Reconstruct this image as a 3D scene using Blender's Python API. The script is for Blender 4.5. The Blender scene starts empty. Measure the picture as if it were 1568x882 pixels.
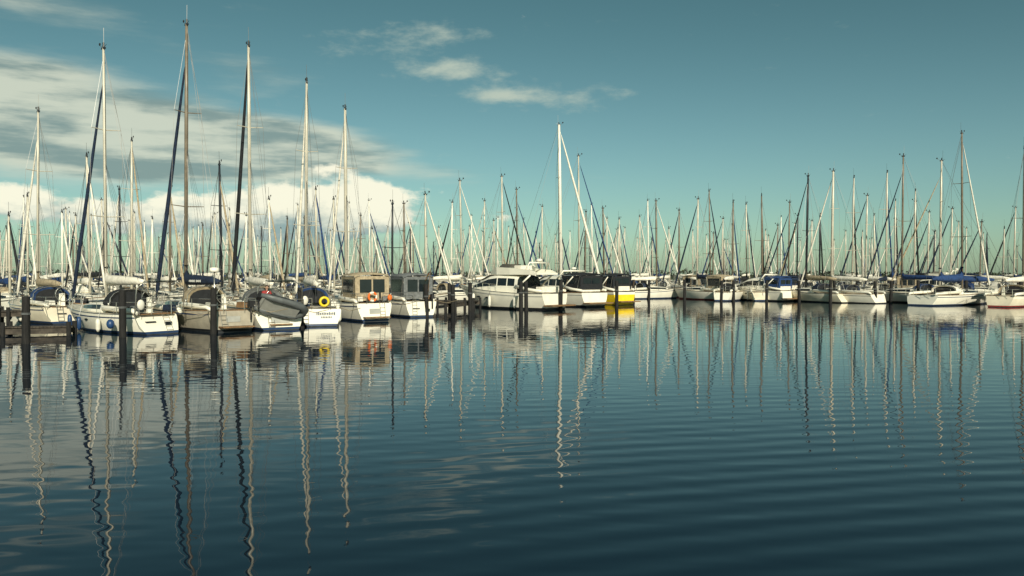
import bpy, math, random
from mathutils import Vector, Matrix
R=random.Random(7)
scene=bpy.context.scene
scene.view_settings.view_transform='Standard'
try: scene.view_settings.look='None'
except Exception: pass
scene.view_settings.exposure=0
pi=math.pi

# ------------------------------------------------------------ materials
MATS={}
def mat(name,col,rough=0.5,metal=0.0,var=0.12,scale=3.0,bump=0.0,spec=0.5,stretch=(1,1,1)):
    m=bpy.data.materials.new(name); m.use_nodes=True
    nt=m.node_tree; b=nt.nodes['Principled BSDF']
    tc=nt.nodes.new('ShaderNodeTexCoord'); mp=nt.nodes.new('ShaderNodeMapping')
    mp.inputs['Scale'].default_value=stretch
    nt.links.new(tc.outputs['Object'],mp.inputs['Vector'])
    n=nt.nodes.new('ShaderNodeTexNoise'); n.inputs['Scale'].default_value=scale; n.inputs['Detail'].default_value=6
    nt.links.new(mp.outputs[0],n.inputs['Vector'])
    r=nt.nodes.new('ShaderNodeValToRGB')
    r.color_ramp.elements[0].position=0.3; r.color_ramp.elements[1].position=0.65
    r.color_ramp.elements[0].color=tuple(c*(1-var*2) for c in col)+(1,)
    r.color_ramp.elements[1].color=tuple(min(1,c*(1+var*0.3)) for c in col)+(1,)
    nt.links.new(n.outputs['Fac'],r.inputs['Fac']); nt.links.new(r.outputs['Color'],b.inputs['Base Color'])
    b.inputs['Roughness'].default_value=rough; b.inputs['Metallic'].default_value=metal
    b.inputs['Specular IOR Level'].default_value=spec
    if bump:
        bp=nt.nodes.new('ShaderNodeBump'); bp.inputs['Strength'].default_value=bump; bp.inputs['Distance'].default_value=0.03
        nt.links.new(n.outputs['Fac'],bp.inputs['Height']); nt.links.new(bp.outputs[0],b.inputs['Normal'])
    MATS[name]=m
mat('gelcoat_white',(0.87,0.83,0.70),0.3,var=0.06,scale=1.2)
mat('gelcoat_cream',(0.80,0.72,0.55),0.35,var=0.1,scale=1.2)
mat('gelcoat_grey',(0.42,0.42,0.38),0.4,var=0.1)
mat('gelcoat_shaded',(0.40,0.36,0.28),0.35,var=0.1)  # greyish cream hull in shade, the shade put into the base colour
mat('hull_navy',(0.012,0.03,0.07),0.2,var=0.1)
mat('stripe_blue',(0.02,0.045,0.11),0.3)
mat('stripe_dark',(0.02,0.022,0.025),0.4)
mat('antifoul',(0.03,0.035,0.04),0.8,var=0.3)
mat('window_tint',(0.012,0.018,0.022),0.06,var=0.1)
mat('alu_mast',(0.68,0.63,0.51),0.42,metal=0.12,var=0.12,scale=1.0)
mat('white_mast',(0.88,0.84,0.72),0.35,var=0.05)
mat('dark_mast',(0.025,0.028,0.035),0.4)
mat('bronze_mast',(0.22,0.18,0.13),0.4,var=0.15)
mat('steel_wire',(0.16,0.16,0.15),0.4,metal=0.3)
mat('stainless',(0.6,0.58,0.52),0.25,metal=0.8)
mat('canvas_navy',(0.008,0.02,0.05),0.85,var=0.25,scale=5,bump=0.6)
mat('canvas_blue',(0.014,0.05,0.16),0.85,var=0.25,scale=5,bump=0.6)
mat('canvas_black',(0.012,0.014,0.017),0.85,var=0.25,scale=5,bump=0.6)
mat('canvas_tan',(0.42,0.34,0.22),0.85,var=0.2,scale=5,bump=0.6)
mat('canvas_grey',(0.16,0.17,0.17),0.85,var=0.2,scale=5,bump=0.6)
mat('canvas_red',(0.3,0.03,0.025),0.85,var=0.2,scale=5,bump=0.6)
mat('sail_cloth',(0.84,0.79,0.67),0.75,var=0.12,scale=4,bump=0.5)
mat('teak',(0.26,0.15,0.07),0.6,var=0.3,scale=2,stretch=(1,12,1))
mat('yellow_paint',(0.88,0.62,0.02),0.35,var=0.08)
mat('orange_foam',(0.8,0.16,0.02),0.6)
mat('red_paint',(0.5,0.03,0.02),0.4)
mat('fender_blue',(0.02,0.06,0.16),0.4)
mat('fender_white',(0.75,0.72,0.62),0.45)
mat('black_rubber',(0.012,0.012,0.013),0.6)
mat('pile_wood',(0.014,0.013,0.012),0.85,var=0.4,scale=6,bump=1.0,stretch=(3,3,0.4))
mat('pile_cap',(0.3,0.28,0.22),0.7)
mat('jetty_wood',(0.08,0.065,0.05),0.85,var=0.35,scale=3,bump=0.8,stretch=(1,8,1))
mat('hypalon_grey',(0.11,0.12,0.12),0.5)
mat('land_grass',(0.05,0.065,0.03),0.95,var=0.3,scale=0.1)
mat('leaf_dark',(0.022,0.036,0.018),0.9,var=0.3,scale=0.3)
mat('leaf_light',(0.055,0.075,0.03),0.9,var=0.3,scale=0.3)
mat('bark',(0.05,0.04,0.03),0.9)
mat('skin',(0.5,0.3,0.2),0.6); mat('hair',(0.04,0.025,0.015),0.8)
mat('jacket_red',(0.35,0.03,0.03),0.8); mat('trousers_blue',(0.02,0.04,0.1),0.85)
mat('flag_gold',(0.7,0.45,0.03),0.8)
mat('lettering',(0.75,0.74,0.68),0.6)

# ------------------------------------------------------------ mesh builder
class MB:
    def __init__(s): s.v=[];s.f=[];s.m=[];s.mats=[];s.sm=[]
    def mi(s,n):
        if n not in s.mats: s.mats.append(n)
        return s.mats.index(n)
    def face(s,idx,m,smooth=False): s.f.append(idx); s.m.append(s.mi(m)); s.sm.append(smooth)
    def pts(s,ps):
        b=len(s.v); s.v.extend([tuple(p) for p in ps]); return list(range(b,b+len(ps)))
    def loft(s,rings,m,closed=True,cap0=None,cap1=None,rowm=None,smooth=True,stm=None):
        ids=[s.pts(r) for r in rings]; n=len(rings[0])
        for i in range(len(ids)-1):
            for j in range(n if closed else n-1):
                k=(j+1)%n
                mm=m
                if rowm and j in rowm and (stm is None or i in stm): mm=rowm[j]
                s.face([ids[i][j],ids[i][k],ids[i+1][k],ids[i+1][j]],mm,smooth)
        if cap0: s.face(ids[0][::-1],cap0)
        if cap1: s.face(ids[-1],cap1)
        return ids
    def path(s,ps,rs,m,n=6,ell=1.0):
        ps=[Vector(p) for p in ps]; rings=[]
        if not isinstance(rs,(list,tuple)): rs=[rs]*len(ps)
        for i,p in enumerate(ps):
            d=(ps[min(i+1,len(ps)-1)]-ps[max(i-1,0)]).normalized()
            up=Vector((0,0,1)) if abs(d.z)<0.95 else Vector((1,0,0))
            a=d.cross(up).normalized(); b=a.cross(d).normalized()
            rings.append([p+a*math.cos(2*pi*k/n)*rs[i]+b*math.sin(2*pi*k/n)*rs[i]*ell for k in range(n)])
        s.loft(rings,m,cap0=m,cap1=m,smooth=n>4)
    def tube(s,a,b,r,m,r2=None,n=6): s.path([a,b],[r,r if r2 is None else r2],m,n)
    def wire(s,a,b,m='steel_wire',r=0.009): s.path([a,b],[r,r],m,3)
    def box(s,c,d,m,top=1.0,rz=0,topm=None):
        x,y,z=d[0]/2,d[1]/2,d[2]/2; cs,sn=math.cos(rz),math.sin(rz)
        ch=min(x,y,z)*0.15
        def rg(fx,zz): 
            return [(c[0]+(a*x*fx)*cs-(b*y*fx)*sn,c[1]+(a*x*fx)*sn+(b*y*fx)*cs,c[2]+zz) for a,b in((-1,-1),(1,-1),(1,1),(-1,1))]
        t2=top*(1-ch/max(x,y))
        s.loft([rg(1,-z),rg(top,z-ch),rg(t2,z)],m,cap0=m,cap1=topm or m,smooth=False)
    def ell(s,c,r,m,n=8,k=6):
        rings=[]
        for i in range(k+1):
            a=-pi/2+pi*i/k; q=max(math.cos(a),0.02)
            rings.append([(c[0]+r[0]*q*math.cos(2*pi*j/n),c[1]+r[1]*q*math.sin(2*pi*j/n),c[2]+r[2]*math.sin(a)) for j in range(n)])
        s.loft(rings,m,cap0=m,cap1=m)
    def torus(s,c,Rr,r,m,ax='x',n=14,k=5,m2=None):
        rings=[]
        for i in range(n+1):
            a=2*pi*i/n; rg=[]
            for j in range(k):
                b=2*pi*j/k; q=Rr+r*math.cos(b); h=r*math.sin(b)
                if ax=='x': rg.append((c[0]+h,c[1]+q*math.cos(a),c[2]+q*math.sin(a)))
                elif ax=='y': rg.append((c[0]+q*math.cos(a),c[1]+h,c[2]+q*math.sin(a)))
                else: rg.append((c[0]+q*math.cos(a),c[1]+q*math.sin(a),c[2]+h))
            rings.append(rg)
        for i in range(n):
            s.loft(rings[i:i+2],(m2 if m2 and (i//2)%2 else m))
    def quad(s,a,b,c,d,m): s.face(s.pts([a,b,c,d]),m)
    def add(s,o,M):
        b=len(s.v); s.v.extend([tuple(M@Vector(p)) for p in o.v])
        mp=[s.mi(n) for n in o.mats]
        for f,m,sm in zip(o.f,o.m,o.sm):
            s.f.append([i+b for i in f]); s.m.append(mp[m]); s.sm.append(sm)
    def obj(s,name,parent=None):
        me=bpy.data.meshes.new(name); me.from_pydata(s.v,[],s.f)
        for n in s.mats: me.materials.append(MATS[n])
        me.polygons.foreach_set('material_index',s.m); me.polygons.foreach_set('use_smooth',s.sm)
        me.update()
        o=bpy.data.objects.new(name,me); scene.collection.objects.link(o)
        if parent: o.parent=parent
        return o
def empty(name,x,y,z=0,rz=0):
    e=bpy.data.objects.new(name,None); e.empty_display_size=0.3; scene.collection.objects.link(e)
    e.location=(x,y,z); e.rotation_euler=(0,0,rz); return e

# ------------------------------------------------------------ hull
def sheerz(t,fs,fb): return fs+(fb-fs)*t**1.6-0.07*math.sin(pi*t)
def halfb(t,B,st=0.8):
    if t<0.42: return B/2*(st+(1-st)*math.sin(pi/2*t/0.42))
    return B/2*max(0.012,(1-((t-0.42)/0.58)**2.1))
def hull(mb,L,B,fs,fb,x0,top,boot='stripe_blue',cove='stripe_blue',anti='antifoul',st=0.8,rake=1.0,srake=0.5,nst=14,low=None):
    rings=[]
    for i in range(nst+1):
        t=i/nst; s=sheerz(t,fs,fb); hb=halfb(t,B,st); side=[]
        zs=[-0.45*(1-t**4),-0.1,0.04,0.15,0.45*s+0.05,0.8*s,0.87*s,s]
        for j,z in enumerate(zs):
            zz=max(0,z)/s; a=0.12+0.5*t*t+0.16*(1-t)**3
            w=0.02 if j==0 else hb*(1-a*(1-zz)**1.6)*(0.9 if j==1 else 1)
            x=x0+t*L-rake*(1-zz)*t**4+srake*zz*(1-t)**8
            side.append((x,w,z))
        rings.append([(p[0],-p[1],p[2]) for p in side[::-1]]+side)
    n=len(rings[0])
    low=low or top
    rm={}
    for j,mm in ((0,top),(1,cove),(2,top),(3,low),(4,boot),(5,anti),(6,anti)):
        rm[j]=mm; rm[n-2-j]=mm
    rm[7]=anti
    if low!=top: rm[2]=low; rm[n-4]=low
    mb.loft(rings,top,closed=False,rowm=rm)
    for i in range(7):   # transom
        a=rings[0]; mm=rm[i] if i!=1 else top
        mb.face(mb.pts([a[i],a[i+1],a[n-2-i],a[n-1-i]]),mm)
    deck=[]
    for r in rings: 
        a,b=r[0],r[-1]; deck.append([(a[0],a[1],a[2]),(a[0],0,a[2]+0.05*abs(a[1])),(b[0],b[1],b[2])])
    mb.loft(deck,'gelcoat_cream',closed=False)
    for k in (0,-1):
        mb.path([Vector(r[k])+Vector((0,0,0.02)) for r in rings],0.03,'stainless' if R.random()<0.4 else 'teak',4)
    return lambda x:(halfb(min(1,max(0,(x-x0)/L)),B,st),sheerz(min(1,max(0,(x-x0)/L)),fs,fb))

def trunk(mb,sts,m,wm='window_tint',wst=None,ends=(None,None)):
    rings=[]
    for x,w,z,h in sts:
        sd=[(w,z),(w*.96,z+h*.38),(w*.9,z+h*.8),(w*.78,z+h*.96),(w*.4,z+h*1.04)]
        rings.append([(x,-a,b) for a,b in sd]+[(x,0,z+h*1.07)]+[(x,a,b) for a,b in sd[::-1]])
    n=len(rings[0])
    mb.loft(rings,m,closed=False,rowm={1:wm,n-3:wm},stm=wst,smooth=False)
    mb.face(mb.pts(rings[0]),ends[0] or m); mb.face(mb.pts(rings[-1]),ends[1] or m)

def hood(mb,x0,x1,w,z,h,m,inner_shade='canvas_black',rear=True,n=9):
    rings=[]
    for k,(x,hh,ww) in enumerate(((x0,h,w),(x0+(x1-x0)*.45,h*1.02,w*.98),(x0+(x1-x0)*.75,h*.7,w*.9),(x1,h*.08,w*.75))):
        rings.append([(x,ww*math.cos(pi*j/n),z+hh*math.sin(pi*j/n)**0.6 if 0<j<n else z) for j in range(n+1)])
    mb.loft(rings,m,closed=False,rowm={n//2-1:m,1:'window_tint',n-2:'window_tint'},stm=(1,2))
    if rear:
        mb.face(mb.pts([(x0+0.08,p[1]*.84,z+(p[2]-z)*.84) for p in rings[0]]),inner_shade)  # black sheet set inside the open rear, stands for the shade under the hood
        for i in range(n):
            a,b=rings[0][i],rings[0][i+1]
            mb.quad(a,b,(x0+.09,b[1]*.83,z+(b[2]-z)*.83),(x0+.09,a[1]*.83,z+(a[2]-z)*.83),m)
    mb.path(rings[0],0.018,'stainless',4)

def bimini(mb,x0,x1,w,z,zt,m,walls=False):
    rings=[]
    for x,dz in ((x0,-.12),(x0+.15,0),((x0+x1)/2,.05),(x1-.15,0),(x1,-.1)):
        rings.append([(x,w*math.cos(pi*j/8),zt+dz+0.22*math.sin(pi*j/8)) for j in range(9)])
    mb.loft(rings,m,closed=False)
    for x in (x0+.1,x1-.1):
        for s in (-1,1): mb.tube((x*.7+(x0+x1)*.15,s*w,z),(x,s*w,zt-.03),0.016,'stainless',n=4)
    if walls:
        for s in (-1,1):
            mb.quad((x0+.1,s*w*.97,z+.05),(x1-.1,s*w*.97,z+.05),(x1-.1,s*w*.97,zt),(x0+.1,s*w*.97,zt),m)
            mb.quad((x0+.35,s*w*.98,z+.5),(x1-.35,s*w*.98,z+.5),(x1-.35,s*w*.98,zt-.2),(x0+.35,s*w*.98,zt-.2),'window_tint')
        mb.quad((x0+.1,-w*.95,z),(x0+.1,w*.95,z),(x0+.1,w*.95,zt),(x0+.1,-w*.95,zt),m)
        mb.quad((x0+.08,-w*.7,z+.5),(x0+.08,-.05,z+.5),(x0+.08,-.05,zt-.2),(x0+.08,-w*.7,zt-.2),'window_tint')
        mb.quad((x0+.08,.05,z+.5),(x0+.08,w*.7,z+.5),(x0+.08,w*.7,zt-.2),(x0+.08,.05,zt-.2),'window_tint')

def rig(mb,L,B,H,x0,g,mastm='alu_mast',jib='sail_cloth',jr=0.075,cover='canvas_navy',boom=True,lod=2,spr=2,zd=1.3,mr=0.085,rake=0.012,furl=True,cs=1.0):
    bow=x0+L; top=Vector((-H*rake,0,H))
    def mp(z): return Vector((-z*rake,0,z))
    n=8 if lod==2 else 5
    mb.path([mp(zd-.3),mp(zd+(H-zd)*.75),top],[mr,mr,mr*.7],mastm,n,1.0)
    hb,zs=g(-0.35)
    tips=[]
    for k in range(spr):
        z=zd+(H-zd)*((k+1)/(spr+1))*1.02; w=(0.28*B)*(1-.18*k)
        c=mp(z); tp=[]
        for s in (-1,1):
            t=c+Vector((-0.22,s*w,0.04)); mb.tube(c,t,0.032,mastm,0.02,n=4); tp.append(t)
        tips.append(tp)
    wr=0.0095 if lod==2 else 0.012
    for si,s in enumerate((-1,1)):
        prev=Vector((-0.3,s*hb*.93,zs))
        ch=prev
        for tp in tips: mb.wire(prev,tp[si],r=wr); prev=tp[si]
        mb.wire(prev,mp(H*.97),r=wr)
        if lod>0 and tips: mb.wire(ch,mp(tips[0][0].z-.1),r=wr*.8)
    fz=H*R.choice([.9,.97,.985]); fp=mp(fz); bp=Vector((bow-.15,0,g(bow-.15)[1]+.15))
    if furl and jib:
        a=bp.lerp(fp,.02); ps=[bp,a,bp.lerp(fp,.04),bp.lerp(fp,.3),bp.lerp(fp,.7),bp.lerp(fp,.93),bp.lerp(fp,.96),fp]
        mb.path(ps,[.03,.03,jr*1.1,jr*1.15,jr*.85,jr*.5,.015,.012],jib,6)
        mb.ell(bp,(.1,.1,.07),'black_rubber',6,4)
    else: mb.wire(bp,fp,r=wr*1.2)
    st=Vector((x0+.4,0,g(x0+.3)[1]))
    if lod==2:
        sp=top.lerp(st,.82); mb.wire(top,sp,r=wr)
        for s in (-1,1): mb.wire(sp,st+Vector((0,s*B*.3,0)),r=wr)
        mb.wire(mp(H*.98)+Vector((.1,0,0)),Vector((.14,0,zd)),r=.008); mb.wire(mp(H*.98)+Vector((-.12,.0,0)),Vector((-.16,.05,zd)),r=.008)
        mb.wire(tips[0][0].lerp(mp(tips[0][0].z),.4),Vector((-.2,-.7,zd)),r=.007)
    else: mb.wire(top,st,r=wr)
    mb.tube(top,top+Vector((0,0,.14)),.06,'black_rubber',n=4)
    mb.box((top.x,0,top.z-.02),(.34,.1,.1),'dark_mast')
    mb.wire(top+Vector((-.1,.03,0)),top+Vector((-.12,.03,1.05)),r=.011)
    mb.wire(top,top+Vector((.42,0,.18)),r=.014); mb.ell(top+Vector((.42,0,.26)),(.09,.04,.08),'black_rubber',5,4)
    mb.wire(top,top+Vector((-.34,0,.14)),r=.014); mb.ell(top+Vector((-.02,0,.22)),(.06,.06,.09),'black_rubber',5,4)
    if boom:
        bz=zd+R.uniform(.75,1.0); bl=min(.52*L*.8,-x0-.8); e=Vector((-bl,0,bz+.12))
        mb.tube((0,0,bz),e,.055,mastm,n=6)
        if cover:
            s0=Vector((-.05,0,bz+.02))
            ps=[s0+Vector((0,0,.95*cs)),s0+Vector((-.12,0,.4*cs)),s0.lerp(e,.08)+Vector((0,0,.24)),s0.lerp(e,.4)+Vector((0,0,.19)),s0.lerp(e,.75)+Vector((0,0,.14)),e+Vector((0,0,.05))]
            mb.path(ps,[.11*cs,.16*cs,.24*cs,.21*cs,.17*cs,.09],cover,7,1.2)
        if lod==2:
            for f in (.3,.6,.9):
                for s in (-1,1): mb.wire(s0.lerp(e,f)+Vector((0,s*.15,.1)) if cover else e,mp(H*.6),r=.006)
        mb.wire(e,top,r=wr*.8)
        mb.wire(e+Vector((.5,0,0)),Vector((-bl+.3,0,g(-bl)[1]+.3)),r=.015)

def rails(mb,L,B,x0,g,lod=2):
    h=.62
    xs=[x0+.15+L*k/6 for k in range(6)]+[x0+L-.6]
    for s in (-1,1):
        pr=None
        for i,x in enumerate(xs):
            hb,z=g(x); p=Vector((x,s*hb*.95,z)); q=p+Vector((0,0,h))
            mb.tube(p,q,.015,'stainless',n=4)
            if pr:
                mb.wire(pr[0]+Vector((0,0,h)),q,r=.009)
                mb.wire(pr[0]+Vector((0,0,h*.5)),p+Vector((0,0,h*.5)),r=.008)
            pr=(p,)
    b0=x0+L-.6; hb,z=g(b0); z2=g(x0+L)[1]
    for hh in (h,h*.5):
        mb.path([(b0,-hb*.95,z+hh),(x0+L-.15,-.12,z2+hh),(x0+L+.02,0,z2+hh),(x0+L-.15,.12,z2+hh),(b0,hb*.95,z+hh)],.018,'stainless',4)
    hb,z=g(x0+.15); 
    for s in (-1,1):
        for hh in (h,h*.5):
            mb.path([(x0+1.2,s*g(x0+1.2)[0]*.95,z+hh),(x0+.2,s*hb*.95,z+hh),(x0+.12,s*hb*.45,z+hh)],.018,'stainless',4)
        mb.tube((x0+.12,s*hb*.45,z),(x0+.12,s*hb*.45,z+h),.018,'stainless',n=4)

def fender(mb,x,s,g,m):
    hb,z=g(x); y=s*(hb+.13)
    mb.path([(x,y,.78*z),(x,y,.74*z),(x,y,.6*z),(x,y,.2*z+.05),(x,y,.1*z)],[.02,.09,.12,.12,.05],m,8)
    mb.wire((x,y,.78*z),(x,s*hb*.95,z+.5),r=.01)

def sail_parts(L=10.,B=3.3,H=14.,top='gelcoat_white',boot='stripe_blue',cove='stripe_blue',anti='antifoul',mastm='alu_mast',jib='sail_cloth',
               cover='canvas_navy',hoodm='canvas_navy',bim=None,lod=2,spr=2,fs=1.0,fb=1.3,wheel=True,extras=(),mr=.085,low=None,furl=True,jr=.075,tent=False,
               st=.8,srake=.5,tr=0,lad=.5,hh=.95,cs=1.0):
    x0=-.58*L; P={}
    h=MB(); g=hull(h,L,B,fs,fb,x0,top,boot,cove,anti,nst=14 if lod==2 else 8,low=low,st=st,srake=srake)
    if lod==2:
        if tr==0:   # open sugar-scoop transom
            h.box((x0+.12,0,.3),(.34,B*.36,.06),'teak'); h.box((x0+.24,0,.58),(.2,B*.3,.4),'gelcoat_grey')
        elif tr==1: # closed transom, vent and name board
            h.box((x0+srake*.45,-B*.14,.5),(.14,.34,.2),'window_tint'); h.box((x0+srake*.55,B*.12,.62),(.16,.5,.05),'stripe_dark')
        elif tr==2: # fixed bathing platform
            h.box((x0-.18,0,.28),(.55,B*.5,.07),'teak',1.0); h.box((x0+srake*.5,0,.66),(.12,B*.22,.3),'gelcoat_grey')
        for k in range(4): h.tube((x0+.0+srake*.2*k,lad-.16,.2+.22*k),(x0+.0+srake*.2*k,lad+.16,.2+.22*k),.014,'stainless',n=4)
        for s in (-1,1):
            h.tube((x0-.03,s*.16+lad,.12),(x0+srake*.75,s*.16+lad,fs+.1),.015,'stainless',n=4)
            for x in (x0+L*.3,x0+L*.5,x0+L*.66): fender(h,x,s,g,R.choice(['fender_blue','fender_white','fender_white']))
            for t in (.46,.6):
                x=x0+t*L; hb,z=g(x); h.ell((x,s*hb*.955,z*.66),(.2,.06,.06),'window_tint',8,4)
            h.path([(x0+.4,s*B*.38,fs+.05),(x0-.6,s*B*.5,fs-.1),(x0-1.6,s*B*.62,fs+.1)],.018,'canvas_tan',4)
    P['hull']=h
    c=MB(); zd=fs-.03; hb=B/2
    xc=x0+.36*L
    trunk(c,[(xc,hb*.66,zd,.56),(xc+.06*L,hb*.68,zd,.56),(xc+.16*L,hb*.66,zd,.54),(xc+.24*L,hb*.58,zd+.02,.47),(xc+.33*L,hb*.45,zd+.05,.36),(xc+.4*L,hb*.22,zd+.1,.1)],
          'gelcoat_white',wst=(1,2,3),ends=('window_tint',None))
    for s in (-1,1):
        c.path([(x0+.35,s*hb*.66,zd+.08),(x0+.6,s*hb*.7,zd+.22),(xc-.2,s*hb*.74,zd+.3),(xc+.25,s*hb*.68,zd+.34)],[.08,.14,.15,.1],'gelcoat_white',6)
        if lod==2:
            c.tube((xc-.6,s*hb*.72,zd+.42),(xc-.6,s*hb*.72,zd+.58),.06,'stainless',.05,n=8)
            c.box((x0+.9,s*hb*.5,zd+.3),(.8,.35,.3),R.choice(['canvas_navy','fender_white','teak','canvas_grey']),.9)
    c.box(((x0+xc)/2+.1,0,zd+.04),((xc-x0)*.8,hb*1.05,.05),'teak')
    if lod>0:
        if wheel:
            c.torus((x0+1.2,0,zd+.8),.45,.024,'stainless','x',14,4); c.box((x0+1.32,0,zd+.4),(.18,.24,.9),'gelcoat_white',.8)
            for k in range(3):
                a=k*pi/3; c.wire((x0+1.2,-.42*math.cos(a),zd+.8-.42*math.sin(a)),(x0+1.2,.42*math.cos(a),zd+.8+.42*math.sin(a)),'stainless',.009)
        c.box((.9,0,zd+.52),(.5,.5,.07),'window_tint'); c.box((-.9,0,zd+.62),(.7,.6,.06),'gelcoat_cream')
    P['cabin']=c
    k=MB()
    if hoodm: hood(k,xc-.45,xc+.9,hb*.66,zd+.3,hh,hoodm)
    if tent: bimini(k,x0+.5,xc-.3,hb*.72,zd+.2,zd+1.75,tent,walls=True)
    elif bim: bimini(k,x0+.6,xc-.9,hb*.7,zd+.2,zd+1.85,bim)
    if k.v: P['canvas_hood']=k
    r=MB(); rig(r,L,B,H,x0,g,mastm,jib,cover=cover,lod=lod,spr=spr,zd=zd+.45,mr=mr,furl=furl,jr=jr,cs=cs); P['mast_and_rigging']=r
    if lod>0:
        q=MB(); rails(q,L,B,x0,g,lod); P['guard_rails']=q
    e=MB(); z=fs
    if 'buoy_yellow' in extras: e.torus((x0+.05,-hb*.1,z+.42),.24,.08,'yellow_paint','x')
    if 'buoy_orange' in extras: e.torus((x0+.1,hb*.1,z+.42),.26,.08,'orange_foam','x',m2='fender_white'); e.ell((x0+.1,-hb*.6,z+.35),(.12,.16,.2),'orange_foam')
    if 'lantern' in extras: e.ell((x0+.1,hb*.62,z+.5),(.09,.2,.26),'fender_white'); 
    if 'ball' in extras: 
        e.ell((x0+1.6,hb*1.02+.1,.55),(.2,.2,.24),'fender_blue'); e.wire((x0+1.6,hb+.1,.8),(x0+1.6,hb*.9,1.5))
    if 'radar' in extras:
        e.tube((x0+.2,hb*.6,z),(x0+.2,hb*.6,z+2.0),.035,'stainless'); e.path([(x0+.2,hb*.6,z+2.0),(x0+.2,hb*.6,z+2.04),(x0+.2,hb*.6,z+2.2),(x0+.2,hb*.6,z+2.24)],[.2,.25,.24,.12],'white_mast',10)
    if 'arch' in extras:
        e.path([(x0+.3,-hb*.75,z),(x0+.15,-hb*.72,z+1.3),(x0+.2,-hb*.5,z+1.6),(x0+.2,hb*.5,z+1.6),(x0+.15,hb*.72,z+1.3),(x0+.3,hb*.75,z)],.03,'stainless',6)
        e.box((x0+.2,0,z+1.66),(.6,1.4,.04),'window_tint')
    if 'outboard' in extras:
        e.box((x0-.02,-hb*.5,z+.35),(.3,.26,.34),'black_rubber',.8); e.tube((x0-.05,-hb*.5,z+.2),(x0-.05,-hb*.5,z-.5),.05,'black_rubber')
    if 'flag' in extras:
        e.tube((x0+.1,-hb*.3,z+.3),(x0-.45,-hb*.3,z+2.3),.018,'teak',n=4)
        for i,mm in enumerate(('stripe_dark','red_paint','flag_gold')):
            for j in range(4):
                def fp(u,v): return (x0-.43+.09*v-u*.05-.02*math.sin(u*3),-hb*.3+u*.1+.03*math.sin(u*4),z+2.26-v*.11-u*.13)
                e.quad(fp(j,i),fp(j+1,i),fp(j+1,i+1),fp(j,i+1),mm)
    if 'anchor' in extras: e.tube((x0+L-.1,0,fb+.1),(x0+L+.25,0,fb-.1),.04,'stainless'); e.box((x0+L+.2,0,fb-.2),(.1,.3,.2),'stainless')
    if 'lettering' in extras:
        for i in range(11):
            y=-.75+i*.1; e.box((x0+srake*.62-.05,y,.74+.01*(i%2)),(.1,.05,.1 if i%3 else .14),'stripe_blue')
        for i in range(7):
            y=-.55+i*.09; e.box((x0+srake*.42-.04,y,.54),(.08,.045,.07),'stripe_blue')
    if 'covertext' in extras:
        for sgn in (-1,1):
            for i in range(12):
                if i==6: continue
                x=-1.2-i*.13; e.box((x,sgn*.30,zd+.45+1.1),(.07,.014,.1+.03*(i%2)),'lettering')
    if e.v: P['deck_equipment']=e
    return P
def place(parts,name,x,y,hd,roll=0,sc=1.0):
    e=empty(name,x,y,0,math.radians(90+hd)); e.rotation_euler[0]=math.radians(roll); e.scale=(sc,sc,sc)
    for k,m in parts.items(): m.obj(k,e)
    return e
def merged(parts):
    o=MB()
    for m in parts.values(): o.add(m,Matrix.Identity(4))
    return o

# ------------------------------------------------------------ front row (left)
place(sail_parts(10,3.4,13.6,lod=2,hoodm='canvas_blue',cover='canvas_tan',jib='sail_cloth',top='gelcoat_cream',extras=('outboard',),tr=1),'sailboat',-31,52,48,.5)
place(sail_parts(10.2,3.4,15.2,lod=2,hoodm='canvas_black',cover='sail_cloth',jib='canvas_navy',bim=None,cove='stripe_blue',boot='stripe_blue',extras=('lantern','ball','anchor','arch'),jr=.095,tr=1,st=.66,srake=.8,lad=-.4),'sailboat',-22.1,43.4,52,-.5)
place(sail_parts(10.6,3.4,17.2,lod=2,hoodm='canvas_tan',cover='canvas_navy',jib='canvas_navy',mastm='bronze_mast',top='gelcoat_shaded',boot='stripe_dark',extras=('covertext','outboard','radar'),spr=2,jr=.11,fs=1.1,fb=1.4,mr=.11,tr=2,st=.74,cs=1.12),'sailboat',-18.7,45.6,45,.3)
b3=place(sail_parts(10,3.3,16.5,lod=2,hoodm='canvas_grey',cover='sail_cloth',jib='canvas_black',mastm='alu_mast',top='gelcoat_white',extras=('arch',),jr=.11,wheel=True,mr=.1,tr=0),'sailboat',-15.6,47.5,34,-.3)
place(sail_parts(9.4,3.0,15.1,lod=2,hoodm='canvas_blue',cover='sail_cloth',jib='sail_cloth',extras=('buoy_yellow','lettering','lantern'),jr=.08,mr=.1,tr=3,st=.78,srake=.3,lad=.9,wheel=False),'sailboat',-13.1,50.5,24,.4)
place(sail_parts(10,3.3,14.4,lod=2,hoodm='canvas_tan',cover='sail_cloth',jib='sail_cloth',tent='canvas_tan',extras=('buoy_orange',),fs=1.15,fb=1.45,mr=.12,tr=2,st=.7,srake=.25,lad=-.5),'sailboat',-11.5,55.3,30,-.4)
place(sail_parts(9.6,3.2,8.3,lod=2,hoodm='canvas_black',cover='canvas_grey',jib=None,mastm='dark_mast',top='gelcoat_white',tent='canvas_grey',spr=1,furl=False,extras=('flag','outboard'),fs=1.1,fb=1.35,tr=1,st=.72,srake=.1),'sailboat',-9.05,60,30,.2)

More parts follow.
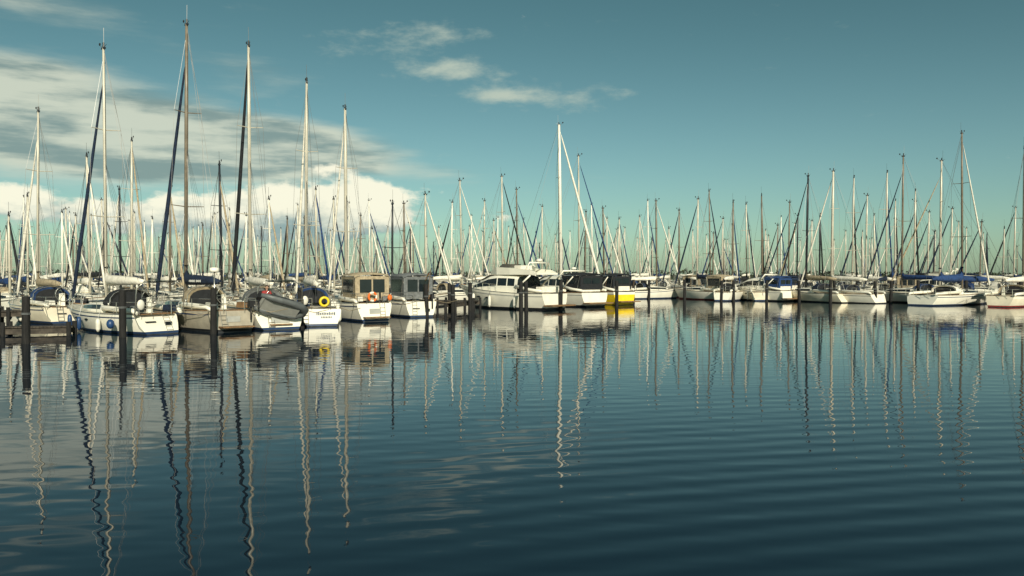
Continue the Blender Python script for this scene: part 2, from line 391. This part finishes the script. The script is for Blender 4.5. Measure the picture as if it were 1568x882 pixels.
# inflatable dinghy hung on stern davits of boat 3
d=MB()
U=[(x,y,zz) for x,y,zz in ((-1.3,.55,0),(-.6,.58,0),(.3,.56,.02),(.9,.42,.08),(1.25,.15,.16),(1.25,-.15,.16),(.9,-.42,.08),(.3,-.56,.02),(-.6,-.58,0),(-1.3,-.55,0))]
d.path(U,[.1]+[.2]*8+[.1],'hypalon_grey',10)
d.box((-.15,0,-.06),(2.1,.95,.05),'gelcoat_grey'); d.box((-1.1,0,.05),(.06,.95,.34),'gelcoat_grey'); d.box((-.1,0,.16),(.24,1.0,.04),'teak')
d.box((-1.25,0,.35),(.25,.24,.32),'black_rubber',.8); d.tube((-1.22,0,.2),(-1.22,0,-.45),.045,'black_rubber')
for s in (-1,1): d.path([(-.9,s*.8,.0),(-.2,s*.79,.02),(.4,s*.77,.04)],.025,'stripe_dark',4)
do=d.obj('inflatable_dinghy'); do.location=(-12.25,42.3,1.2); do.rotation_euler=(math.radians(-40),math.radians(17),math.radians(30))
# ------------------------------------------------------------ second row, left (bows toward camera-right)
covers=['canvas_navy','canvas_blue','sail_cloth','canvas_tan','canvas_black','sail_cloth','sail_cloth','canvas_blue','sail_cloth']
jibs=['sail_cloth','canvas_navy','sail_cloth','sail_cloth','canvas_blue','canvas_black','canvas_tan']
tops=['gelcoat_white']*8+['gelcoat_cream','gelcoat_cream','hull_navy']
masts=['alu_mast']*6+['white_mast','bronze_mast','dark_mast','bronze_mast']
def rnd(H,lod=1,**kw):
    L=kw.pop('L',None) or max(7.5,min(12,H*.74)); 
    a=dict(top=R.choice(tops),mastm=R.choice(masts),jib=R.choice(jibs),cover=R.choice(covers),hoodm=R.choice(covers[:4]+[None]),boot=R.choice(['stripe_blue','stripe_dark','canvas_red']),
           cove=R.choice(['stripe_blue','stripe_dark','gelcoat_white','gelcoat_white']),spr=R.choice([1,2,2]),wheel=R.random()<.5,
           tent=R.choice([False]*9+['canvas_tan']),mr=R.uniform(.095,.115),jr=R.uniform(.07,.1),st=R.uniform(.62,.82),hh=R.uniform(.6,.85))
    a.update(kw)
    return sail_parts(L,L*.325,H,lod=lod,**a)
def single(parts,x,y,hd):
    o=merged(parts).obj('sailboat'); o.location=(x,y,0); o.rotation_euler=(math.radians(R.uniform(-.9,.9)),math.radians(R.uniform(-.5,.5)),math.radians(90+hd)); return o
for px,py,dd,hd in ((42,300,68,-135),(95,325,76,-130),(138,240,62,-135),(185,290,72,45),(201,215,66,-138),(260,290,70,-135),(340,252,62,-140),(310,345,84,40),(415,305,70,-140),(440,335,80,30),(485,290,74,-145),(512,305,80,-140),(550,330,90,40),(570,350,85,-140),(15,330,62,-132),(232,335,85,40),(375,330,82,45),(620,312,86,-50),(10,350,80,40),(118,330,82,50),(160,345,92,40),(285,330,92,-140),(350,345,98,40),(475,345,96,-130),(400,350,104,30),(60,345,90,45)):
    X=(px-784)/1220*dd; H=3+(420-py)*dd/1220
    single(rnd(H),X,dd,hd)
# ------------------------------------------------------------ centre
single(rnd(19.4,mastm='white_mast',jib='sail_cloth',cover='sail_cloth',L=11.5,top='gelcoat_white',mr=.2,jr=.13,tent=False),5.45,88,-80)
for X,Y,H,hd,kw in ((8,94.5,17,-72,{}),(-5.1,82,12.6,-55,dict(jib='sail_cloth')),(-1,90,14,-50,{}),(.7,98,13.4,-60,{}),(-7.9,73,10.3,-50,dict(jib='sail_cloth')),(-7.1,92,11.3,45,dict(jib='canvas_black')),
    (11.5,99,11.2,-60,{}),(14.2,104,10.2,-40,{}),(9.3,102,11,30,{}),(-3.5,98,12,40,{}),(-2.2,104,10,-50,{}),(4,106,12,40,{})):
    single(rnd(H,**kw),X,Y,hd)
# ------------------------------------------------------------ right group
for px,py,dd,hd,kw in ((1006,308,98,-70,dict(mastm='bronze_mast')),(1040,322,104,30,{}),(1067,305,95,35,dict(jib='canvas_navy')),(1088,293,106,-40,{}),(1122,310,92,-30,{}),(1144,313,99,-35,dict(jib='canvas_navy')),(1168,300,93,-20,dict(mastm='bronze_mast')),
   (1207,310,100,40,dict(jib='canvas_navy')),(1234,270,88,25,dict(mastm='dark_mast',jib='canvas_black',mr=.13)),(1273,263,86,30,dict(mr=.14,top='gelcoat_white')),(1305,273,91,-30,dict(top='gelcoat_white')),(1325,300,99,35,dict(jib='canvas_navy')),(1357,265,94,-35,dict(cover='canvas_navy')),
   (1381,240,85,28,dict(jib='canvas_navy',top='gelcoat_white')),(1400,293,100,-35,dict(jib='canvas_black')),(1439,247,84,66,dict(cover='canvas_blue',top='gelcoat_white',tent=False,L=12,mastm='alu_mast',cs=1.5)),(1474,205,79,-60,dict(jib='sail_cloth',cover='canvas_blue',top='gelcoat_white',mastm='bronze_mast',tent=False,cs=1.4)),(1500,340,92,40,{}),
   (1567,228,76,-50,dict(jib='canvas_navy',top='gelcoat_cream',hoodm='canvas_tan',tent=False)),(1536,350,96,-30,dict(jib='sail_cloth')),(1190,345,108,30,dict(jib='canvas_black')),(1255,330,102,-30,{}),(1420,325,106,30,{}),(1455,320,99,40,{}),(1340,330,108,-40,{}),(1105,335,110,40,dict(jib='canvas_black')),(1026,350,112,-40,{}),(1220,330,112,35,{})):
    X=(px-784)/1220*dd; H=3+(420-py)*dd/1220
    single(rnd(H,**kw),X,dd,hd)

# ------------------------------------------------------------ distant mass
protos=[merged(rnd(h,lod=0,tent=False,mr=.12,jr=.1)) for h in (9.5,10.5,11,11.5,12,12.5,13,14,10,11.8)]
far=MB()
for dd,sp in ((118,5.2),(132,5.6),(150,5.2),(172,5.5),(200,6),(235,6.5)):
    x=-.72*dd
    while x<.72*dd:
        u=x/dd
        x+=sp*R.uniform(.7,1.5)
        if dd<170 and .15<u<.185: continue
        if u>0.2 and R.random()<.25: continue
        hd=R.choice([35,45,-140,-40,-35,40])+R.uniform(-8,8)
        sc=R.uniform(.8,1.18)
        M=Matrix.Translation((x,dd+R.uniform(-3,3),0))@Matrix.Rotation(math.radians(90+hd),4,'Z')@Matrix.Rotation(math.radians(R.uniform(-1,1)),4,'X')@Matrix.Diagonal((sc,sc,sc,1))
        far.add(R.choice(protos),M)
far.obj('distant_sailboats')

# ------------------------------------------------------------ motor yachts
def motor(L,B,fly=True,top='gelcoat_white',low=None,canopy='canvas_black',boot='stripe_dark',arch=True,sc=1.0):
    x0=-L/2; P={}
    h=MB(); g=hull(h,L,B,1.15,1.75,x0,top,boot,'gelcoat_grey','antifoul',st=.88,rake=1.6,srake=.1,low=low)
    h.box((x0-.35,0,.32),(.8,B*.82,.09),'teak')
    for x in (x0+L*.25,x0+L*.5,x0+L*.7):
        for s in (-1,1): fender(h,x,s,g,'fender_white')
    for s in (-1,1):
        for t in (.55,.66,.76):
            x=x0+t*L; hb,z=g(x); h.ell((x,s*hb*.93,z*.62),(.26,.08,.07),'window_tint',8,4)
    P['hull']=h
    c=MB(); w=B/2*.84; z=1.2
    trunk(c,[(x0+.26*L,w,z,1.2),(x0+.29*L,w,z,1.28),(x0+.36*L,w,z,1.33),(x0+.37*L,w,z,1.33),(x0+.46*L,w,z,1.34),(x0+.47*L,w,z,1.34),(x0+.56*L,w*.97,z,1.22),(x0+.66*L,w*.9,z+.1,.76),(x0+.74*L,w*.8,z+.15,.42)],top,wst=(1,3,5,6,7),ends=('window_tint',None))
    trunk(c,[(x0+.66*L,w*.8,z+.2,.5),(x0+.8*L,w*.6,z+.32,.32),(x0+.9*L,w*.3,z+.4,.12)],top,wst=(),)
    for k in (-1,0,1):
        c.quad((x0+.57*L,(k-.42)*w*.52,z+1.30),(x0+.57*L,(k+.42)*w*.52,z+1.30),(x0+.665*L,(k+.45)*w*.52,z+.92),(x0+.665*L,(k-.45)*w*.52,z+.92),'window_tint')
    for s in (-1,1):
        c.path([(x0+.02*L,s*w*.98,z+.15),(x0+.15*L,s*w,z+.25),(x0+.27*L,s*w,z+.5)],[.1,.13,.12],top,6)
        c.tube((x0+.27*L,s*w*.97,z+.3),(x0+.14*L,s*w*.9,z+1.28),.06,top)
    c.box((x0+.08*L,0,z+.25),(.5,B*.6,.4),'sail_cloth')
    P['superstructure']=c
    k=MB()
    if fly:
        rings=[]
        for x,ww,hh in ((x0+.08*L,w*.86,.1),(x0+.14*L,w*.92,.34),(x0+.34*L,w*.92,.5),(x0+.48*L,w*.85,.56),(x0+.58*L,w*.55,.22)):
            zb=z+1.32; rings.append([(x,-ww,zb),(x,-ww*1.02,zb+hh),(x,-ww*.9,zb+hh),(x,-ww*.88,zb+.12),(x,ww*.88,zb+.12),(x,ww*.9,zb+hh),(x,ww*1.02,zb+hh),(x,ww,zb)])
        k.loft(rings,top,cap0=top,cap1=top,smooth=False)
        k.quad((x0+.47*L,-w*.8,z+1.85),(x0+.47*L,w*.8,z+1.85),(x0+.43*L,w*.76,z+2.12),(x0+.43*L,-w*.76,z+2.12),'window_tint')
        k.box((x0+.3*L,0,z+1.75),(.6,w*1.2,.5),'sail_cloth')
        k.path([(x0+.2*L,-w*.85,z+1.5),(x0+.16*L,-w*.8,z+2.2),(x0+.16*L,w*.8,z+2.2),(x0+.2*L,w*.85,z+1.5)],.06,top,6)
        k.ell((x0+.16*L,0,z+2.38),(.25,.25,.12),'white_mast'); k.wire((x0+.16*L,.5,z+2.2),(x0+.14*L,.5,z+3.6),r=.015)
        P['flybridge']=k
    else:
        bimini(k,x0+.04*L,x0+.3*L,w*.95,z+.2,z+1.35,canopy,walls=True)
        if arch:
            k.path([(x0+.34*L,-w*.95,z+1.1),(x0+.28*L,-w*.85,z+1.75),(x0+.28*L,w*.85,z+1.75),(x0+.34*L,w*.95,z+1.1)],.08,top,6)
            k.ell((x0+.28*L,0,z+1.95),(.25,.25,.12),'white_mast'); k.wire((x0+.28*L,.6,z+1.7),(x0+.25*L,.6,z+3.3),r=.015)
        P['canopy']=k
    q=MB()
    for s in (-1,1):
        pts=[]
        for i in range(8):
            x=x0+L*(.45+.54*i/7); hb,zz=g(x); p=Vector((x,s*hb*.93,zz)); pts.append(p+Vector((0,0,.55))); q.tube(p,p+Vector((0,0,.55)),.016,'stainless',n=4)
        q.path(pts,.02,'stainless',4)
    q.tube((x0+.1,-B*.3,1.2),(x0-.3,-B*.3,2.2),.015,'teak',n=4)
    P['rails']=q
    return P
place(motor(9.6,3.4),'motor_yacht',-.6,70.6,50,sc=1.17)
place(motor(9.4,3.3,fly=False,canopy='canvas_black'),'motor_yacht',4.4,77,38,sc=1.12)
place(motor(7.2,2.9,fly=False,top='gelcoat_white',low='yellow_paint',canopy='canvas_black',boot='yellow_paint',arch=False),'motor_boat',8.7,80.5,35,sc=1.1)
place(motor(7.5,2.8,fly=False,canopy='canvas_navy',arch=False),'motor_boat',31.5,97,30)
place(motor(8.5,3.0,fly=False,top='gelcoat_white',canopy='canvas_blue',arch=True),'motor_boat',28.0,91,35)
place(motor(8.5,3.0,fly=True,top='gelcoat_white'),'motor_yacht',51,97,40)

# ------------------------------------------------------------ mooring piles
def pile(x,y,h,r=.165):
    m=MB(); n=10; rings=[]
    lx,ly=R.uniform(-.03,.03),R.uniform(-.03,.03)
    for z,q in ((-1,1.05),(0,1.03),(.25,1.0),(h*.5,.98),(h-.06,.96),(h,.8)):
        rings.append([(lx*z+r*q*math.cos(2*pi*k/n)*R.uniform(.95,1.05),ly*z+r*q*math.sin(2*pi*k/n)*R.uniform(.95,1.05),z) for k in range(n)])
    m.loft(rings,'pile_wood',cap1='pile_cap' if R.random()<.3 else 'pile_wood')
    for zz in (h*.62,h*.62+.05): m.torus((lx*zz,ly*zz,zz),r*1.05,.02,'canvas_grey','z',10,4)
    o=m.obj('mooring_pile'); o.location=(x,y,0)
for x,y,h in ((-20.9,34.2,2.05),(-18.45,37.7,2.25),(-14.94,39.8,2.3),(-11.73,44.3,2.25),(-8.5,51.2,2.2),(-5.95,55.5,2.3),(-3.4,64.5,2.3),(.72,63.5,2.4),(1.15,64.5,2.4),(4.1,67.2,2.5),(9.6,73,2.4),(12.8,84,2.4),(-26.5,41,2.1),
    (19.5,90,2.4),(22.6,86,2.3),(27.5,86,2.3),(33.2,83,2.4),(34,84,2.3),(40.8,80,2.4),(39,82,2.3),(44.2,77.5,2.4),(47.4,74.2,2.3),(37,81,2.3),(24.5,88,2.3),(30.3,84,2.3),(16.5,96,2.3),(15,108,2.3),(17.6,105,2.3),(-31,44,2.1),(-7,66,2.2),(-4.6,62,2.2),(-5.3,68,2.2)):
    pile(x,y,h)
for i in range(26):
    pile(R.uniform(-60,75),R.uniform(97,150),R.uniform(2,2.6),.16)

# ------------------------------------------------------------ jetties
def jetty(a,b,w=1.8,z=.75,posts=True,lights=True):
    a=Vector(a+(0,));b=Vector(b+(0,)); Ld=(b-a).length; m=MB()
    n=int(Ld/.16)
    for s in (-1,1): m.box((Ld/2,s*w*.42,z-.2),(Ld,.12,.26),'jetty_wood')
    for i in range(n): m.box(((i+.5)*Ld/n,0,z+R.uniform(-.004,.004)),(Ld/n*.9,w,.06),'jetty_wood')
    if posts:
        k=int(Ld/4)+1
        for i in range(k+1):
            for s in (-1,1): m.tube((i*Ld/k,s*w*.5,-1),(i*Ld/k,s*w*.5,z+.25),.11,'pile_wood',n=8)
    o=m.obj('wooden_jetty'); o.location=a; o.rotation_euler[2]=math.atan2(b.y-a.y,b.x-a.x)
    if lights:
        for i in range(1,int(Ld/9)):
            p=a.lerp(b,i*9/Ld); q=MB(); q.box((0,0,.5),(.22,.22,1.0),'gelcoat_white',.9); q.box((0,0,1.06),(.26,.26,.12),'stripe_blue'); q.ell((0,0,1.16),(.1,.1,.07),'fender_white')
            oo=q.obj('service_pedestal'); oo.location=(p.x,p.y,z+.03)
jetty((-42,38.5),(-9,69)); jetty((-9,69),(-3,67),lights=False)
jetty((-27.5,38.2),(-21.8,39.4),w=.9,z=.42,posts=True,lights=False)
jetty((12,110),(75,93)); jetty((-4.8,62),(-3.6,67),w=.8,lights=False)
jetty((-70,110),(10,112))

# ------------------------------------------------------------ person seated in the cockpit of boat 3
def person(x,y,z,rz):
    e=empty('person_sitting_on_deck',x,y,z,rz)
    def skin(name,V,E,r,m,root=0):
        me=bpy.data.meshes.new(name); me.from_pydata(V,E,[]); o=bpy.data.objects.new(name,me); scene.collection.objects.link(o); o.parent=e
        md=o.modifiers.new('s','SKIN'); me.skin_vertices[0].data[root].use_root=True
        for i,q in enumerate(r): me.skin_vertices[0].data[i].radius=(q,q)
        o.modifiers.new('u','SUBSURF').levels=1; o.modifiers['u'].render_levels=1
        me.materials.append(MATS[m]); return o
    skin('trousers',[(0,0,.56),(.04,.1,.53),(.44,.13,.52),(.40,.13,.08),(.54,.13,.05),(.04,-.1,.53),(.44,-.14,.52),(.46,-.14,.08),(.6,-.14,.05)],[(0,1),(1,2),(2,3),(3,4),(0,5),(5,6),(6,7),(7,8)],[.14,.1,.075,.055,.045,.1,.075,.055,.045],'trousers_blue')
    skin('jacket',[(0,0,.56),(0,0,.78),(.03,0,1.0),(.04,0,1.1),(.03,.19,1.02),(.1,.24,.76),(.36,.16,.64),(.03,-.19,1.02),(.08,-.26,.76),(.34,-.18,.64)],[(0,1),(1,2),(2,3),(2,4),(4,5),(5,6),(2,7),(7,8),(8,9)],[.15,.14,.15,.07,.07,.055,.04,.07,.055,.04],'jacket_red')
    for s,w in ((1,(.36,.16,.64)),(-1,(.34,-.18,.64))):
        V=[w,(w[0]+.07,w[1],w[2]-.01)];E=[(0,1)];r=[.028,.03]
        for k in range(4):
            y0=w[1]+(k-1.5)*.022; b=len(V); ln=(.06,.075,.07,.055)[k]
            V+= [(w[0]+.1,y0,w[2]-.015),(w[0]+.1+ln*.5,y0,w[2]-.025),(w[0]+.1+ln*.8,y0,w[2]-.055)]; E+=[(1,b),(b,b+1),(b+1,b+2)]; r+=[.009,.009,.008]
        b=len(V); V+=[(w[0]+.06,w[1]-s*.05,w[2]),(w[0]+.09,w[1]-s*.06,w[2]-.02)]; E+=[(0,b),(b,b+1)]; r+=[.011,.009]
        skin('hand',V,E,r,'skin')
    h=MB(); h.tube((.04,0,1.08),(.06,0,1.18),.055,'skin',n=8); h.ell((.07,0,1.26),(.095,.078,.125),'skin',12,8); h.ell((.05,0,1.30),(.1,.085,.105),'hair',12,8)
    h.ell((.165,0,1.25),(.02,.013,.025),'skin',6,4)
    for s in (-1,1): h.ell((.06,s*.08,1.25),(.02,.012,.03),'skin',6,4); h.ell((.152,s*.03,1.275),(.012,.014,.008),'hair',6,4)
    h.ell((.155,0,1.20),(.012,.025,.006),'jacket_red',6,4)
    h.obj('head',e)
person(-13.75,44.6,.99,math.radians(-60))

# ------------------------------------------------------------ far shore
s=MB(); n=60
ring0=[];ring1=[];ring2=[]
for i in range(n+1):
    x=-700+1400*i/n; y=520+40*math.sin(i*.35)
    ring0.append((x,y,-.3)); ring1.append((x,y+6,1.2)); ring2.append((x,y+300,2.2))
s.loft([ring0,ring1,ring2],'land_grass',closed=False); s.obj('far_shore')
t=MB()
x=-640
while x<640:
    y=545+R.uniform(-10,40); hh=R.uniform(3.4,5.6)*(1+.25*math.sin(x*.013)); wd=R.uniform(3,6)
    t.tube((x,y,1),(x,y,hh*.6),.2,'bark',.1,n=4)
    for k in range(26):
        a=R.uniform(0,2*pi); q=R.random()**.5*wd; cz=1.2+hh*R.uniform(.1,1)*(1-.4*q/wd); c=Vector((x+math.cos(a)*q,y+math.sin(a)*q,cz)); sz=R.uniform(.5,1.1)
        u=Vector((R.uniform(-1,1),R.uniform(-1,1),R.uniform(-1,1))).normalized()*sz; v=Vector((R.uniform(-1,1),R.uniform(-1,1),R.uniform(-1,1))).normalized()*sz
        t.quad(c-u,c-v,c+u,c+v,'leaf_dark' if R.random()<.6 else 'leaf_light')
    x+=R.uniform(2,6)
t.obj('distant_trees')

# ------------------------------------------------------------ water
w=MB(); w.quad((-7000,-200,0),(7000,-200,0),(7000,9000,0),(-7000,9000,0),'stainless')
wo=w.obj('water'); wm=bpy.data.materials.new('water'); wm.use_nodes=True; wo.data.materials[0]=wm
nt=wm.node_tree; b=nt.nodes['Principled BSDF']; Lk=nt.links.new
b.inputs['Base Color'].default_value=(.004,.013,.024,1); b.inputs['Roughness'].default_value=.015; b.inputs['IOR'].default_value=1.33
tc=nt.nodes.new('ShaderNodeTexCoord')
def nz(scale,sx,sy,detail,rot=0,dist=0):
    mp=nt.nodes.new('ShaderNodeMapping'); mp.inputs['Scale'].default_value=(sx,sy,1); mp.inputs['Rotation'].default_value=(0,0,rot)
    Lk(tc.outputs['Object'],mp.inputs['Vector']); q=nt.nodes.new('ShaderNodeTexNoise'); q.inputs['Scale'].default_value=scale; q.inputs['Detail'].default_value=detail
    q.inputs['Distortion'].default_value=dist
    Lk(mp.outputs[0],q.inputs['Vector']); return q.outputs['Fac']
def mth(op,a,c,d=None):
    q=nt.nodes.new('ShaderNodeMath'); q.operation=op
    for i,vv in enumerate((a,c)):
        if isinstance(vv,(int,float)): q.inputs[i].default_value=vv
        else: Lk(vv,q.inputs[i])
    return q.outputs[0]
h1=mth('MULTIPLY',nz(1.6,.42,1.0,1,.1),.0078)
h2=mth('MULTIPLY',nz(4.4,.4,1.0,0,-.12),.0017)
h3=mth('MULTIPLY',nz(.22,.6,1,1,.2),.010)
wv=nt.nodes.new('ShaderNodeTexWave'); wv.wave_type='RINGS'; wv.rings_direction='Z'; wv.inputs['Scale'].default_value=.5; wv.inputs['Distortion'].default_value=2.4; wv.inputs['Detail'].default_value=1; wv.inputs['Detail Scale'].default_value=.25
mpw=nt.nodes.new('ShaderNodeMapping'); mpw.inputs['Location'].default_value=(-14,30,0); Lk(tc.outputs['Object'],mpw.inputs['Vector']); Lk(mpw.outputs[0],wv.inputs['Vector'])
spx=nt.nodes.new('ShaderNodeSeparateXYZ'); Lk(tc.outputs['Object'],spx.inputs[0])
mr_=nt.nodes.new('ShaderNodeMapRange'); mr_.interpolation_type='SMOOTHSTEP'; mr_.inputs[1].default_value=26; mr_.inputs[2].default_value=6; mr_.inputs[3].default_value=0.0; mr_.inputs[4].default_value=1.0; Lk(spx.outputs[1],mr_.inputs[0])
mr2=nt.nodes.new('ShaderNodeMapRange'); mr2.interpolation_type='SMOOTHSTEP'; mr2.inputs[1].default_value=-6; mr2.inputs[2].default_value=5; mr2.inputs[3].default_value=0.15; mr2.inputs[4].default_value=1.0; Lk(spx.outputs[0],mr2.inputs[0])
h4=mth('MULTIPLY',mth('MULTIPLY',mth('MULTIPLY',wv.outputs['Fac'],mr_.outputs[0]),mr2.outputs[0]),.006)
hs=mth('ADD',mth('ADD',mth('ADD',h1,h2),h3),h4)
bp=nt.nodes.new('ShaderNodeBump'); bp.inputs['Strength'].default_value=1; bp.inputs['Distance'].default_value=1.0
Lk(hs,bp.inputs['Height']); Lk(bp.outputs[0],b.inputs['Normal'])

# ------------------------------------------------------------ sun + sky
sd=Vector((.26,-.88,.42)).normalized()
sl=bpy.data.lights.new('sun','SUN'); sl.energy=5.0; sl.angle=math.radians(.5); sl.color=(1,.93,.76)
so=bpy.data.objects.new('sun',sl); scene.collection.objects.link(so); so.rotation_euler=sd.to_track_quat('Z','Y').to_euler()
W=bpy.data.worlds.new('World'); scene.world=W; W.use_nodes=True; nt=W.node_tree; Lk=nt.links.new
bg=nt.nodes['Background']; sky=nt.nodes.new('ShaderNodeTexSky'); sky.sky_type='NISHITA'; sky.sun_disc=False
sky.sun_elevation=math.asin(sd.z); sky.sun_rotation=math.atan2(sd.x,sd.y); sky.air_density=1.0; sky.dust_density=.6; sky.ozone_density=1.5
bg.inputs['Strength'].default_value=.1
tc=nt.nodes.new('ShaderNodeTexCoord'); sp=nt.nodes.new('ShaderNodeSeparateXYZ'); Lk(tc.outputs['Generated'],sp.inputs[0])
az=mth('ARCTAN2',sp.outputs[0],sp.outputs[1]); el=sp.outputs[2]
def comb(x,y):
    c=nt.nodes.new('ShaderNodeCombineXYZ'); Lk(x,c.inputs[0]); Lk(y,c.inputs[1]); return c.outputs[0]
def noise(sx,sy,scale,det,off=0.0,rough=.55):
    c=comb(mth('MULTIPLY',az,sx),mth('ADD',mth('MULTIPLY',el,sy),off)); q=nt.nodes.new('ShaderNodeTexNoise'); q.inputs['Scale'].default_value=scale; q.inputs['Detail'].default_value=det; q.inputs['Roughness'].default_value=rough
    Lk(c,q.inputs['Vector']); return q.outputs['Fac']
def blob(cx,cy,rx,ry,amp):
    a=mth('DIVIDE',mth('SUBTRACT',az,cx),rx); c=mth('DIVIDE',mth('SUBTRACT',el,cy),ry)
    s2=mth('ADD',mth('MULTIPLY',a,a),mth('MULTIPLY',c,c)); return mth('MULTIPLY',mth('EXPONENT',mth('MULTIPLY',s2,-1),0),amp)
def total(l):
    r=l[0]
    for q in l[1:]: r=mth('ADD',r,q)
    return r
def smooth(v,a,c):
    q=nt.nodes.new('ShaderNodeMapRange'); q.interpolation_type='SMOOTHSTEP'; q.inputs[1].default_value=a; q.inputs[2].default_value=c; Lk(v,q.inputs[0]); return q.outputs[0]
def mix(f,a,c,mode='MIX'):
    q=nt.nodes.new('ShaderNodeMix'); q.data_type='RGBA'; q.blend_type=mode
    if isinstance(f,(int,float)): q.inputs[0].default_value=f
    else: Lk(f,q.inputs[0])
    for i,vv in ((6,a),(7,c)):
        if isinstance(vv,tuple): q.inputs[i].default_value=vv
        else: Lk(vv,q.inputs[i])
    return q.outputs[2]
hsv=nt.nodes.new('ShaderNodeHueSaturation'); hsv.inputs['Saturation'].default_value=.84; Lk(sky.outputs[0],hsv.inputs['Color'])
tint=mix(smooth(el,.0,.36),(.56,.78,.70,1),(.32,.55,.455,1))
base=mix(1.0,hsv.outputs[0],tint,'MULTIPLY')
# cumulus bank
n1=noise(1,1.7,15,8,rough=.58)
n1b=noise(1,2.2,42,6,5.0,rough=.6)
nn=mth('ADD',mth('MULTIPLY',mth('SUBTRACT',n1,.5),1.9),mth('MULTIPLY',mth('SUBTRACT',n1b,.5),.7))
cum=total([blob(-.165,.086,.055,.030,1.15),blob(-.235,.080,.08,.032,1.05),blob(-.34,.078,.10,.026,.95),blob(-.47,.066,.10,.020,.7),blob(-.60,.080,.085,.020,1.1),blob(-.02,.07,.04,.008,.55),blob(-.22,.128,.035,.010,.6),blob(-.3,.045,.16,.014,.4)])
dens=mth('ADD',nn,cum)
dc=smooth(dens,.42,.80)
shade=smooth(mth('ADD',mth('MULTIPLY',mth('SUBTRACT',el,.055),12),mth('MULTIPLY',nn,.6)),-.15,.38)
# stratus
n2=noise(1,6.0,4.2,7,3.0)
stt=total([blob(-.52,.150,.20,.030,.72),blob(-.32,.135,.18,.026,.78),blob(-.36,.170,.18,.018,.6),blob(-.62,.205,.18,.024,.6),blob(-.66,.30,.16,.05,.34),blob(-.45,.24,.3,.08,.12),blob(-.35,.05,.3,.05,.25),blob(-.45,.14,.22,.07,.2)])
ds=smooth(mth('ADD',n2,stt),.66,1.15)
n4=noise(1,6,6,6,11.0)
n3=noise(1,2.6,20,7,7.0,rough=.62)
wi=total([blob(-.07,.248,.055,.013,.75),blob(.04,.217,.10,.014,.6),blob(-.02,.22,.05,.008,.4),blob(-.09,.285,.07,.012,.5),blob(-.17,.27,.07,.02,.36)])
dw=smooth(mth('ADD',mth('ADD',mth('MULTIPLY',mth('SUBTRACT',n3,.5),1.5),.5),wi),.68,1.5)
c1=mix(mth('MULTIPLY',ds,.88),base,mix(smooth(n4,.38,.58),(2.3,3.2,3.0,1),(6.4,6.8,5.5,1)))
c2=mix(mth('MULTIPLY',dw,.85),c1,(5.4,6.1,5.0,1))
cc=mix(shade,(2.8,4.0,4.0,1),(9.9,9.6,7.6,1))
c3=mix(mth('MULTIPLY',dc,.95),c2,cc)
Lk(c3,bg.inputs['Color'])

# ------------------------------------------------------------ camera
cam=bpy.data.cameras.new('camera'); cam.lens=28; cam.sensor_width=36; cam.clip_end=12000
co=bpy.data.objects.new('camera',cam); scene.collection.objects.link(co); co.location=(0,0,3.0); co.rotation_euler=(math.radians(90-1.0),0,0)
scene.camera=co
